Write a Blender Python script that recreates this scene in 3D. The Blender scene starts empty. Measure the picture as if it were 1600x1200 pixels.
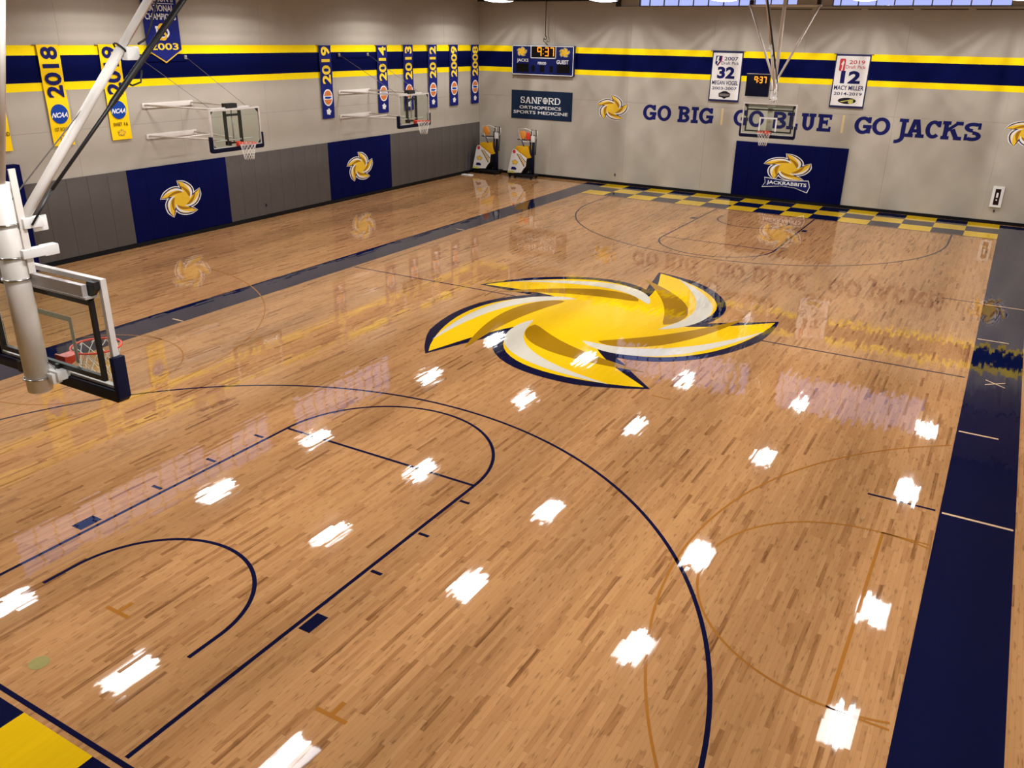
import bpy, bmesh, math, random
from mathutils import Matrix, Vector

# ------------------------------------------------------------------ camera, world, exposure
F = 0.3048                                   # every dimension below is in feet, scaled to metres on build
scene = bpy.context.scene
COL = scene.collection
random.seed(4)
CAM = (49.5872, -10.3537, 19.5833)
YAW, PITCH, ROLL, FOCAL_PX = -0.5189, 0.3929, 0.0174, 1314.05
cyw, syw, cp, sp, cr, sr = math.cos(YAW), math.sin(YAW), math.cos(PITCH), math.sin(PITCH), math.cos(ROLL), math.sin(ROLL)
fw = Vector((syw * cp, cyw * cp, -sp)); rt0 = Vector((cyw, -syw, 0)); up0 = rt0.cross(fw)
rt = cr * rt0 + sr * up0; upv = -sr * rt0 + cr * up0
cam_data = bpy.data.cameras.new('camera'); cam = bpy.data.objects.new('camera', cam_data); COL.objects.link(cam)
cam_data.sensor_width = 36.0; cam_data.lens = 36.0 * FOCAL_PX / 1600.0
cam_data.clip_start = 0.1; cam_data.clip_end = 300
m = Matrix((rt, upv, -fw)).transposed().to_4x4(); m.translation = Vector(CAM) * F
cam.matrix_world = m
scene.camera = cam

world = bpy.data.worlds.new('overcast_sky'); scene.world = world; world.use_nodes = True
bgn = world.node_tree.nodes['Background']
bgn.inputs['Color'].default_value = (0.53, 0.58, 1.0, 1); bgn.inputs['Strength'].default_value = 1.15
LAMP_GLOW = 14.0          # radiance of a ceiling light's lens
LAMP_POWER = 114.0        # watts thrown down by each ceiling light's reflector
vs = scene.view_settings
vs.view_transform = 'Standard'; vs.look = 'None'; vs.gamma = 1.0; vs.exposure = 0.0; vs.use_curve_mapping = False
cy_ = scene.cycles
cy_.max_bounces = 7; cy_.diffuse_bounces = 3; cy_.glossy_bounces = 3; cy_.transmission_bounces = 3; cy_.transparent_max_bounces = 10

# ------------------------------------------------------------------ materials
def lin(c):
    return tuple(((v / 255.0) / 12.92 if v / 255.0 <= 0.04045 else ((v / 255.0 + 0.055) / 1.055) ** 2.4) for v in c) + (1.0,)
M = {}
def mat(name, rgb, rough=0.5, metal=0.0, coat=0.0, coat_r=0.05, var=0.06, scale=6.0, spec=0.15, bump=0.0):
    mt = bpy.data.materials.new(name); mt.use_nodes = True
    nt = mt.node_tree; b = nt.nodes['Principled BSDF']
    tc = nt.nodes.new('ShaderNodeTexCoord'); nz = nt.nodes.new('ShaderNodeTexNoise')
    nz.inputs['Scale'].default_value = scale; nz.inputs['Detail'].default_value = 4
    nt.links.new(tc.outputs['Object'], nz.inputs['Vector'])
    mr = nt.nodes.new('ShaderNodeMapRange'); mr.inputs[1].default_value = 0.3; mr.inputs[2].default_value = 0.7
    mr.inputs[3].default_value = 1 - var; mr.inputs[4].default_value = 1 + var
    nt.links.new(nz.outputs['Fac'], mr.inputs[0])
    mx = nt.nodes.new('ShaderNodeVectorMath'); mx.operation = 'SCALE'
    mx.inputs[0].default_value = lin(rgb)[:3]; nt.links.new(mr.outputs[0], mx.inputs['Scale'])
    nt.links.new(mx.outputs[0], b.inputs['Base Color'])
    b.inputs['Roughness'].default_value = rough; b.inputs['Metallic'].default_value = metal
    b.inputs['Specular IOR Level'].default_value = spec
    b.inputs['Coat Weight'].default_value = coat; b.inputs['Coat Roughness'].default_value = coat_r
    if bump:
        bp = nt.nodes.new('ShaderNodeBump'); bp.inputs['Strength'].default_value = bump; bp.inputs['Distance'].default_value = 0.01
        n2 = nt.nodes.new('ShaderNodeTexNoise'); n2.inputs['Scale'].default_value = 60
        nt.links.new(tc.outputs['Object'], n2.inputs['Vector']); nt.links.new(n2.outputs['Fac'], bp.inputs['Height'])
        nt.links.new(bp.outputs[0], b.inputs['Normal'])
    M[name] = mt
    return mt
def emis(name, rgb, strength):
    mt = bpy.data.materials.new(name); mt.use_nodes = True
    nt = mt.node_tree; nt.nodes.clear()
    o = nt.nodes.new('ShaderNodeOutputMaterial'); e = nt.nodes.new('ShaderNodeEmission')
    e.inputs[0].default_value = lin(rgb); e.inputs[1].default_value = strength
    nt.links.new(e.outputs[0], o.inputs[0]); M[name] = mt
def glass(name, rgb, refl):
    mt = bpy.data.materials.new(name); mt.use_nodes = True
    nt = mt.node_tree; nt.nodes.clear()
    o = nt.nodes.new('ShaderNodeOutputMaterial'); t = nt.nodes.new('ShaderNodeBsdfTransparent'); g = nt.nodes.new('ShaderNodeBsdfGlossy')
    mx = nt.nodes.new('ShaderNodeMixShader'); mx.inputs[0].default_value = refl
    t.inputs[0].default_value = lin(rgb); g.inputs['Roughness'].default_value = 0.02
    nt.links.new(t.outputs[0], mx.inputs[1]); nt.links.new(g.outputs[0], mx.inputs[2])
    nt.links.new(mx.outputs[0], o.inputs[0]); M[name] = mt

STRIP, BOARD = 0.050, 0.35                   # maple strips, metres
def court_material(name, ramp=None, rgb=None, coat_r=0.03):
    """Varnished court floor: maple strips (ramp) or paint under the same varnish (rgb)."""
    mt = bpy.data.materials.new(name); mt.use_nodes = True
    nt = mt.node_tree; L = nt.links; b = nt.nodes['Principled BSDF']
    def math_(op, a=None, bb=None):
        n = nt.nodes.new('ShaderNodeMath'); n.operation = op
        for i, q in enumerate((a, bb)):
            if q is None: continue
            if isinstance(q, (int, float)): n.inputs[i].default_value = q
            else: L.new(q, n.inputs[i])
        return n.outputs[0]
    geo = nt.nodes.new('ShaderNodeNewGeometry'); sx = nt.nodes.new('ShaderNodeSeparateXYZ'); L.new(geo.outputs['Position'], sx.inputs[0])
    xs = math_('DIVIDE', sx.outputs[0], STRIP); row = math_('FLOOR', xs)
    w1 = nt.nodes.new('ShaderNodeTexWhiteNoise'); w1.noise_dimensions = '1D'; L.new(row, w1.inputs['W'])
    ylen = math_('ADD', math_('MULTIPLY', w1.outputs['Value'], 0.6), BOARD)
    ys = math_('ADD', math_('DIVIDE', sx.outputs[1], ylen), math_('MULTIPLY', w1.outputs['Value'], 37.0))
    seg = math_('FLOOR', ys)
    cv = nt.nodes.new('ShaderNodeCombineXYZ'); L.new(row, cv.inputs[0]); L.new(seg, cv.inputs[1])
    w2 = nt.nodes.new('ShaderNodeTexWhiteNoise'); w2.noise_dimensions = '2D'; L.new(cv.outputs[0], w2.inputs['Vector'])
    # grain, stretched along the strips
    mp = nt.nodes.new('ShaderNodeMapping'); mp.inputs['Scale'].default_value = (26, 1.6, 1); L.new(geo.outputs['Position'], mp.inputs[0])
    gr = nt.nodes.new('ShaderNodeTexNoise'); gr.inputs['Scale'].default_value = 1.0; gr.inputs['Detail'].default_value = 5; L.new(mp.outputs[0], gr.inputs['Vector'])
    if ramp:
        # two neighbouring scales of tone: single boards, and batches of boards
        tone = math_('ADD', math_('MULTIPLY', w2.outputs['Value'], 0.72), math_('MULTIPLY', gr.outputs['Fac'], 0.28))
        cr_ = nt.nodes.new('ShaderNodeValToRGB'); el = cr_.color_ramp.elements
        while len(el) > 1: el.remove(el[0])
        el[0].position = ramp[0][0]; el[0].color = lin(ramp[0][1])
        for p_, c_ in ramp[1:]:
            e = el.new(p_); e.color = lin(c_)
        L.new(tone, cr_.inputs[0])
        big = nt.nodes.new('ShaderNodeTexNoise'); big.inputs['Scale'].default_value = 0.9; big.inputs['Detail'].default_value = 3
        mp2 = nt.nodes.new('ShaderNodeMapping'); mp2.inputs['Scale'].default_value = (1.3, 0.45, 1); L.new(geo.outputs['Position'], mp2.inputs[0]); L.new(mp2.outputs[0], big.inputs['Vector'])
        mr = nt.nodes.new('ShaderNodeMapRange'); mr.inputs[1].default_value = 0.32; mr.inputs[2].default_value = 0.68; mr.inputs[3].default_value = 0.93; mr.inputs[4].default_value = 1.07
        L.new(big.outputs['Fac'], mr.inputs[0])
        # seams between strips
        fx = math_('FRACT', xs); ed = math_('MINIMUM', fx, math_('SUBTRACT', 1.0, fx))
        seam = nt.nodes.new('ShaderNodeMapRange'); seam.inputs[1].default_value = 0.0; seam.inputs[2].default_value = 0.05; seam.inputs[3].default_value = 0.72; seam.inputs[4].default_value = 1.0
        L.new(ed, seam.inputs[0])
        fy = math_('FRACT', ys); butt = math_('GREATER_THAN', fy, 0.006)
        bt = math_('ADD', math_('MULTIPLY', butt, 0.3), 0.7)
        mp4 = nt.nodes.new('ShaderNodeMapping'); mp4.inputs['Scale'].default_value = (34, 5.5, 1); L.new(geo.outputs['Position'], mp4.inputs[0])
        fk = nt.nodes.new('ShaderNodeTexNoise'); fk.inputs['Scale'].default_value = 1.0; fk.inputs['Detail'].default_value = 1; L.new(mp4.outputs[0], fk.inputs['Vector'])
        fr_ = nt.nodes.new('ShaderNodeMapRange'); fr_.inputs[1].default_value = 0.60; fr_.inputs[2].default_value = 0.72; fr_.inputs[3].default_value = 1.0; fr_.inputs[4].default_value = 0.66
        L.new(fk.outputs['Fac'], fr_.inputs[0])
        k = math_('MULTIPLY', math_('MULTIPLY', math_('MULTIPLY', mr.outputs[0], seam.outputs[0]), bt), fr_.outputs[0])
        sc = nt.nodes.new('ShaderNodeVectorMath'); sc.operation = 'SCALE'; L.new(cr_.outputs[0], sc.inputs[0]); L.new(k, sc.inputs['Scale'])
        L.new(sc.outputs[0], b.inputs['Base Color'])
        b.inputs['Roughness'].default_value = 0.38
    else:
        mr = nt.nodes.new('ShaderNodeMapRange'); mr.inputs[3].default_value = 0.9; mr.inputs[4].default_value = 1.1; L.new(gr.outputs['Fac'], mr.inputs[0])
        sc = nt.nodes.new('ShaderNodeVectorMath'); sc.operation = 'SCALE'; sc.inputs[0].default_value = lin(rgb)[:3]; L.new(mr.outputs[0], sc.inputs['Scale'])
        L.new(sc.outputs[0], b.inputs['Base Color'])
        b.inputs['Roughness'].default_value = 0.45
    # every board lies at a hair's tilt of its own: breaks up mirrored lamps along the strips
    off = nt.nodes.new('ShaderNodeVectorMath'); off.operation = 'MULTIPLY_ADD'
    L.new(w2.outputs['Color'], off.inputs[0]); off.inputs[1].default_value = (0.010, 0.008, 0); off.inputs[2].default_value = (-0.005, -0.004, 0)
    wob = nt.nodes.new('ShaderNodeTexNoise'); wob.inputs['Scale'].default_value = 1.0; wob.inputs['Detail'].default_value = 2
    mp3 = nt.nodes.new('ShaderNodeMapping'); mp3.inputs['Scale'].default_value = (14, 2.2, 1); L.new(geo.outputs['Position'], mp3.inputs[0]); L.new(mp3.outputs[0], wob.inputs['Vector'])
    o2 = nt.nodes.new('ShaderNodeVectorMath'); o2.operation = 'MULTIPLY_ADD'; L.new(wob.outputs['Color'], o2.inputs[0]); o2.inputs[1].default_value = (0.010, 0.010, 0); o2.inputs[2].default_value = (-0.005, -0.005, 0)
    a1 = nt.nodes.new('ShaderNodeVectorMath'); L.new(off.outputs[0], a1.inputs[0]); L.new(o2.outputs[0], a1.inputs[1])
    a2 = nt.nodes.new('ShaderNodeVectorMath'); L.new(a1.outputs[0], a2.inputs[0]); L.new(geo.outputs['Normal'], a2.inputs[1])
    nn = nt.nodes.new('ShaderNodeVectorMath'); nn.operation = 'NORMALIZE'; L.new(a2.outputs[0], nn.inputs[0])
    L.new(nn.outputs[0], b.inputs['Coat Normal'])
    b.inputs['Specular IOR Level'].default_value = 0.0
    b.inputs['Coat Weight'].default_value = 1.0; b.inputs['Coat Roughness'].default_value = coat_r; b.inputs['Coat IOR'].default_value = 1.5
    M[name] = mt

court_material('maple', ramp=[(0.10, (108, 70, 39)), (0.16, (142, 98, 59)), (0.23, (158, 112, 70)), (0.5, (167, 121, 77)), (0.8, (171, 125, 80)), (0.97, (181, 136, 90))])
court_material('court_navy', rgb=(5, 13, 44))
court_material('court_line_navy', rgb=(8, 13, 44))
court_material('court_gold', rgb=(206, 164, 14))
court_material('court_gold_bright', rgb=(222, 176, 14))
court_material('court_gold_dark', rgb=(150, 108, 10))
court_material('court_cream', rgb=(196, 188, 170))
court_material('court_grey', rgb=(170, 172, 176))
court_material('court_ochre', rgb=(150, 96, 38))
court_material('court_tan', rgb=(200, 165, 128))
court_material('brass', rgb=(140, 130, 80))

mat('wall_paint', (173, 163, 148), 0.85, var=0.035, scale=1.3, bump=0.15)
mat('wall_joint', (160, 152, 138), 0.9)
mat('stripe_yellow', (255, 222, 0), 0.7, var=0.02)
mat('stripe_navy', (6, 12, 60), 0.8, var=0.04, spec=0.04)
mat('ceiling_paint', (120, 108, 92), 0.9)
mat('steel_dark', (52, 44, 36), 0.7)
mat('base_black', (12, 12, 14), 0.5)
mat('pad_grey', (84, 77, 72), 0.5, var=0.04)
mat('pad_navy', (7, 11, 60), 0.6, var=0.04, spec=0.04)
mat('vinyl_navy', (22, 30, 88), 0.6, var=0.04)
mat('decal_navy', (17, 21, 84), 0.6, var=0.03)
mat('decal_white', (228, 226, 222), 0.6, var=0.02)
mat('decal_gold', (230, 184, 48), 0.6, var=0.03)
mat('decal_dark_gold', (160, 112, 22), 0.6, var=0.03)
mat('decal_pale_yellow', (214, 190, 140), 0.7, var=0.02)
mat('banner_yellow', (250, 204, 14), 0.7, var=0.03)
mat('banner_blue', (20, 28, 104), 0.7, var=0.04)
mat('banner_white', (226, 220, 214), 0.7, var=0.02)
mat('banner_trim', (40, 40, 78), 0.7)
mat('ncaa_blue', (20, 62, 148), 0.6)
mat('print_yellow', (248, 212, 60), 0.6)
mat('print_orange', (206, 118, 62), 0.6)
mat('print_red', (190, 52, 62), 0.6)
mat('print_black', (30, 26, 34), 0.6)
mat('print_olive', (196, 190, 90), 0.6)
mat('sign_teal', (20, 36, 60), 0.6, var=0.03)
mat('white_paint', (218, 210, 200), 0.35, var=0.02)
mat('white_gloss', (226, 222, 216), 0.25, var=0.02, spec=0.5)
mat('alu', (178, 170, 164), 0.4, metal=0.15, spec=0.5)
mat('frame_silver', (206, 198, 190), 0.4, spec=0.5)
mat('chrome', (190, 188, 184), 0.2, metal=1.0, spec=0.5)
mat('black_metal', (20, 20, 21), 0.45, spec=0.5)
mat('pad_edge', (9, 13, 40), 0.5)
mat('rim_orange', (206, 60, 34), 0.4, spec=0.5)
mat('net_white', (222, 214, 204), 0.8)
mat('score_blue', (16, 26, 84), 0.5)
mat('score_black', (8, 8, 9), 0.4)
mat('fixture_white', (200, 198, 192), 0.4)
mat('machine_white', (214, 208, 200), 0.4)
mat('machine_yellow', (196, 146, 22), 0.55)
mat('machine_navy', (12, 20, 66), 0.45)
mat('machine_black', (22, 22, 26), 0.5)
mat('ball_orange', (206, 132, 52), 0.6)
mat('pulley_red', (208, 66, 44), 0.5)
mat('cable_grey', (130, 124, 118), 0.5, metal=0.5)
mat('window_frame', (104, 100, 104), 0.5)
mat('rubber', (30, 30, 32), 0.8)
mat('cabinet_glass', (44, 22, 24), 0.2)
emis('led_amber', (255, 142, 34), 2.2)
emis('lamp_lens', (252, 252, 255), LAMP_GLOW)
glass('board_glass', (244, 248, 244), .03)
glass('window_glass', (244, 246, 252), .05)

# ------------------------------------------------------------------ mesh builder
class MB:
    def __init__(self, tf=None):
        self.v = []; self.f = []; self.s = []; self.tf = tf or (lambda a, b, c: (a, b, c))
    def add(self, pts, faces, smooth=False):
        n = len(self.v)
        self.v += [self.tf(*p) for p in pts]
        for f in faces:
            self.f.append(tuple(i + n for i in f)); self.s.append(smooth)
        return self
    def box(self, a0, a1, b0, b1, c0, c1):
        return self.add([(a0, b0, c0), (a1, b0, c0), (a1, b1, c0), (a0, b1, c0), (a0, b0, c1), (a1, b0, c1), (a1, b1, c1), (a0, b1, c1)],
                        [(0, 3, 2, 1), (4, 5, 6, 7), (0, 1, 5, 4), (1, 2, 6, 5), (2, 3, 7, 6), (3, 0, 4, 7)])
    def tube(self, pts, r, n=10, closed=False):
        pts = [Vector(p) for p in pts]; k = len(pts); rs = r if isinstance(r, (list, tuple)) else [r] * k
        rings = []; ref = None
        for i, p in enumerate(pts):
            if closed: t = pts[(i + 1) % k] - pts[i - 1]
            else: t = pts[min(i + 1, k - 1)] - pts[max(i - 1, 0)]
            t.normalize()
            if ref is None:
                ref = Vector((0, 0, 1)) if abs(t.z) < 0.9 else Vector((1, 0, 0))
            u = (ref - t * ref.dot(t)).normalized(); ref = u; w = t.cross(u)
            rings.append([tuple(p + rs[i] * (math.cos(2 * math.pi * j / n) * u + math.sin(2 * math.pi * j / n) * w)) for j in range(n)])
        vv = [q for rg in rings for q in rg]; ff = []
        for i in range(k if closed else k - 1):
            i2 = (i + 1) % k
            for j in range(n):
                j2 = (j + 1) % n
                ff.append((i * n + j, i * n + j2, i2 * n + j2, i2 * n + j))
        self.add(vv, ff, True)
        if not closed:
            b = len(self.v) - len(vv)
            self.f.append(tuple(b + j for j in reversed(range(n)))); self.s.append(False)
            self.f.append(tuple(b + (k - 1) * n + j for j in range(n))); self.s.append(False)
        return self
    def flat(self, poly, d, mp):
        return self.add([mp(u, v, d) for u, v in poly], [tuple(range(len(poly)))])
    def prism(self, poly, d0, d1, mp):
        n = len(poly)
        pts = [mp(u, v, d0) for u, v in poly] + [mp(u, v, d1) for u, v in poly]
        fs = [tuple(range(n)), tuple(range(2 * n - 1, n - 1, -1))] + [(i, (i + 1) % n, n + (i + 1) % n, n + i) for i in range(n)]
        return self.add(pts, fs)
    def raw2d(self, vv, ff, d, mp):
        return self.add([mp(u, v, d) for u, v in vv], ff)

def build(name, mb, material, parent=None, origin=None, bevel=0.0, closed=True):
    o3 = Vector(origin if origin else (getattr(parent, 'ft', (0, 0, 0)) if parent is None else ORG.get(parent.name, (0, 0, 0))))
    me = bpy.data.meshes.new(name)
    me.from_pydata([tuple((Vector(p) - o3) * F) for p in mb.v], [], mb.f)
    bm = bmesh.new(); bm.from_mesh(me)
    for fc, s in zip(bm.faces, mb.s): fc.smooth = s
    if closed: bmesh.ops.recalc_face_normals(bm, faces=bm.faces)
    if bevel:
        bmesh.ops.bevel(bm, geom=[e for e in bm.edges], offset=bevel * F, segments=2, affect='EDGES', profile=0.6)
        for fc in bm.faces: fc.smooth = True
    bm.to_mesh(me); bm.free()
    if bevel:
        try: me.set_sharp_from_angle(angle=math.radians(50))
        except Exception: pass
    me.materials.append(M[material])
    ob = bpy.data.objects.new(name, me); COL.objects.link(ob)
    if parent is not None: ob.parent = parent
    else: ob.location = o3 * F
    ORG[ob.name] = tuple(o3)
    return ob
ORG = {}
def tag(o, label, cat, group=None):
    o['label'] = label; o['category'] = cat
    if group: o['group'] = group
    return o
def thing(name, loc, label, cat, group=None):
    o = bpy.data.objects.new(name, None); COL.objects.link(o); o.location = Vector(loc) * F; o.empty_display_size = 0.2
    ORG[o.name] = tuple(loc)
    return tag(o, label, cat, group)
def struct(o, label=None):
    o['kind'] = 'structure'
    if label: o['label'] = label
    return o
def inst(src, name, parent, off):
    """another object on the same mesh, moved by off (feet)"""
    o = bpy.data.objects.new(name, src.data); COL.objects.link(o); o.parent = parent
    o.location = Vector(off) * F
    ORG[o.name] = ORG[src.name]
    return o

# planes of the room: (u, v, d) -> world, d = distance off the surface
XL, XR, YF, YN, ZC = -22.1, 72.1, 103.6, -24.0, 30.0
LW = lambda y, z, d: (XL + d, y, z)
FW = lambda x, z, d: (x, YF - d, z)
FL = lambda x, y, d: (x, y, d)

# ------------------------------------------------------------------ lettering
TXT = {}
def text2d(s, off=0.0):
    if (s, off) in TXT: return TXT[(s, off)]
    c = bpy.data.curves.new('lettering', 'FONT'); c.body = s; c.offset = off; c.resolution_u = 3
    o = bpy.data.objects.new('lettering', c); COL.objects.link(o)
    bpy.context.view_layer.update()
    e = o.evaluated_get(bpy.context.evaluated_depsgraph_get()); me = e.to_mesh()
    vv = [(v.co.x, v.co.y) for v in me.vertices]; ff = [tuple(p.vertices) for p in me.polygons]
    e.to_mesh_clear(); bpy.data.objects.remove(o); bpy.data.curves.remove(c)
    x0 = min(v[0] for v in vv); x1 = max(v[0] for v in vv); y0 = min(v[1] for v in vv); y1 = max(v[1] for v in vv)
    vv = [((x - x0) / (x1 - x0), (y - y0) / (y1 - y0)) for x, y in vv]
    TXT[(s, off)] = (vv, ff)
    return TXT[(s, off)]
def text(mb, s, box, d, mp, off=0.012, up=False, slant=0.0):
    u0, v0, u1, v1 = box
    vv, ff = text2d(s, off)
    if up: vv = [(1 - y, x) for x, y in vv]
    mb.raw2d([(u0 + (x + slant * (y - 0.5)) * (u1 - u0), v0 + y * (v1 - v0)) for x, y in vv], ff, d, mp)
    return mb
def ellipse(cx, cy, rx, ry, n=32, a0=0.0, a1=360.0):
    full = abs(a1 - a0) >= 359.9
    k = n if full else n + 1
    return [(cx + rx * math.cos(math.radians(a0 + (a1 - a0) * i / n)), cy + ry * math.sin(math.radians(a0 + (a1 - a0) * i / n))) for i in range(k)]
def ringpoly(mb, cx, cy, rx, ry, tx, ty, a0, a1, d, mp, n=36):
    o = ellipse(cx, cy, rx, ry, n, a0, a1 if abs(a1 - a0) < 359.9 else a0 + 359.89); i = ellipse(cx, cy, rx - tx, ry - ty, n, a0, a1 if abs(a1 - a0) < 359.9 else a0 + 359.89)
    k = len(o)
    mb.add([mp(u, v, d) for u, v in o + i], [(j, j + 1, k + j + 1, k + j) for j in range(k - 1)])
    return mb
def slab(mb, ch, x0, x1, z0, z1, d, mp, t=0.36, s=0.3):
    """a slab-serif capital drawn as strokes between x0..x1, z0..z1; t stem width, s serif height"""
    W, H = x1 - x0, z1 - z0; b = s; step = [d]
    def nd():                                   # strokes overlap: each sits a hair proud of the last
        step[0] += .0012; return step[0]
    R = lambda a, c, e, g: mb.flat([(x0 + a, z0 + c), (x0 + e, z0 + c), (x0 + e, z0 + g), (x0 + a, z0 + g)], nd(), mp)
    P = lambda *q: mb.flat([(x0 + a, z0 + c) for a, c in q], nd(), mp)
    A = lambda cx, cz, rx, rz, a0, a1, tx=t, tz=s: ringpoly(mb, x0 + cx, z0 + cz, rx, rz, tx, tz, a0, a1, nd(), mp, 20)
    if ch == 'O': A(W / 2, H / 2, W / 2, H / 2, 0, 360)
    elif ch in 'CG':
        A(W * .52, H / 2, W * .52, H / 2, 38, 318 if ch == 'C' else 335)
        R(W * .93 - t * .6, H * .64, W * .96, H * .98)
        if ch == 'G': R(W * .52, H * .34, W + t * .12, H * .34 + b); R(W - t * 1.05, H * .06, W - t * .05, H * .45)
    elif ch in 'BRPD':
        R(t * .35, 0, t * 1.35, H); R(0, 0, t * 1.8, b); R(0, H - b, t * 1.8, H)
        if ch == 'D':
            R(t, 0, W * .5, b); R(t, H - b, W * .5, H); A(W * .5, H / 2, W * .5, H / 2, -90, 90)
        else:
            R(t, H - b, W * .55, H); R(t, H * .47, W * .55, H * .47 + b * .9); A(W * .55, H * .735, W * .42, H * .265, -90, 90, t, b)
            if ch == 'B': R(t, 0, W * .55, b); A(W * .55, H * .28, W * .45, H * .28, -90, 90, t, b)
            if ch == 'R': P((W * .42, H * .5), (W * .42 + t * 1.1, H * .5), (W, b * .3), (W, 0), (W - t * 1.1, 0)); R(W - t * 1.3, 0, W, b)
    elif ch == 'I': R(W / 2 - t / 2, 0, W / 2 + t / 2, H); R(0, 0, W, b); R(0, H - b, W, H)
    elif ch == 'L': R(W * .2, 0, W * .2 + t, H); R(0, H - b, W * .2 + t * 1.5, H); R(0, 0, W, b); R(W - t * .7, 0, W, H * .36)
    elif ch == 'U':
        q = t * .35; R(q, H * .4, q + t, H); R(W - q - t, H * .4, W - q, H); R(0, H - b, t * 1.7, H); R(W - t * 1.7, H - b, W, H)
        A(W / 2, H * .4, W / 2 - q, H * .4, 180, 360)
    elif ch in 'EF':
        R(t * .35, 0, t * 1.35, H); R(0, H - b, W, H); R(t, H * .45, W * .75, H * .45 + b); R(W - t * .55, H * .7, W, H); R(W * .75 - t * .4, H * .36, W * .75, H * .68)
        if ch == 'E': R(0, 0, W, b); R(W - t * .55, 0, W, H * .3)
        else: R(0, 0, t * 2, b)
    elif ch == 'J': R(W * .45, H * .1, W * .45 + t, H); R(W * .22, H - b, W, H); A(0, H * .1, W * .45 + t, H * .33, -90, 0, t, b)
    elif ch == 'A':
        P((W * .10, 0), (W * .10 + t, 0), (W * .5 + t * .3, H), (W * .5 - t * .7, H)); P((W * .9 - t, 0), (W * .9, 0), (W * .5 + t * .75, H), (W * .5 - t * .25, H))
        R(W * .25, H * .28, W * .75, H * .28 + b * .9); R(0, 0, W * .1 + t * 1.4, b); R(W * .9 - t * 1.5, 0, W, b)
    elif ch == 'K':
        R(t * .35, 0, t * 1.35, H); R(0, 0, t * 1.75, b); R(0, H - b, t * 1.75, H)
        P((t * 1.2, H * .38), (t * 1.2, H * .62), (W * .8 - t * .4, H), (W * .8 + t * .6, H)); P((W * .38, H * .52), (W * .38 + t, H * .62), (W * .92, 0), (W * .92 - t * 1.1, 0))
        R(W - t * 1.7, 0, W, b); R(W * .8 - t * .8, H - b, W * .98, H)
    elif ch == 'N':
        R(t * .3, 0, t * 1.1, H); R(W - t * 1.1, 0, W - t * .3, H); P((t * .3, H), (t * 1.4, H), (W - t * .3, 0), (W - t * 1.4, 0)); R(0, 0, t * 1.5, b); R(0, H - b, t * 1.3, H); R(W - t * 1.5, H - b, W, H)
    elif ch == 'S':
        A(W / 2, H * .73, W / 2 - .01, H * .27, 40, 270, t, b); A(W / 2, H * .27, W / 2, H * .27, -140, 90, t, b)
        R(W * .9 - t * .55, H * .64, W * .92, H * .98); R(W * .08, H * .02, W * .1 + t * .55, H * .37)
    return mb
SEG = {'0': 'abcdef', '1': 'bc', '3': 'abcdg', '7': 'abc', '9': 'abcdfg'}
def sevenseg(mb, ch, x0, x1, z0, z1, d, mp, t=0.13):
    zm = (z0 + z1) / 2; g = 0.025
    box = {'a': (x0 + g, z1 - t, x1 - g, z1), 'g': (x0 + g, zm - t / 2, x1 - g, zm + t / 2), 'd': (x0 + g, z0, x1 - g, z0 + t),
           'f': (x0, zm + g, x0 + t, z1 - g), 'b': (x1 - t, zm + g, x1, z1 - g), 'e': (x0, z0 + g, x0 + t, zm - g), 'c': (x1 - t, z0 + g, x1, zm - g)}
    for s in SEG[ch]:
        if ch == '9' and s == 'd': continue
        a, b, c, e = box[s]; mb.flat([(a, b), (c, b), (c, e), (a, e)], d, mp)
    return mb

# ------------------------------------------------------------------ plain swirl emblem: a gold disc with curved streamers (no figure)
def blade(p0, c, p1, w, n=22, skew=1.0, grow=0.0):
    p0, c, p1 = Vector(p0), Vector(c), Vector(p1); L_, R_ = [], []
    for i in range(n + 1):
        t = i / n; te = -grow * .35 / max((p1 - p0).length, .01) + t * (1 + grow * .7 / max((p1 - p0).length, .01))
        p = (1 - te) ** 2 * p0 + 2 * te * (1 - te) * c + te ** 2 * p1
        dr = (2 * (1 - te) * (c - p0) + 2 * te * (p1 - c)); dr.normalize(); nr = Vector((-dr.y, dr.x))
        h = w * .5 * max(math.sin(math.pi * t ** skew), 0.0) ** .85 + grow * min(1.0, 6 * t, 6 * (1 - t))
        L_.append(tuple(p + nr * h)); R_.append(tuple(p - nr * h))
    return L_ + R_[::-1][1:-1]
NB = 5
def pin(i, w=1.0, r0=.10, r1=.36, r2=.53, tw=0.0):
    """one comma of the pinwheel: start, control and end points"""
    th = 2 * math.pi * (i + .1) / NB
    q = lambda r, a: (.5 + r * math.cos(th + a + tw), .5 + r * math.sin(th + a + tw))
    return q(r0, 0), q(r1, .55), q(r2, 1.55), .25 * w
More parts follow.
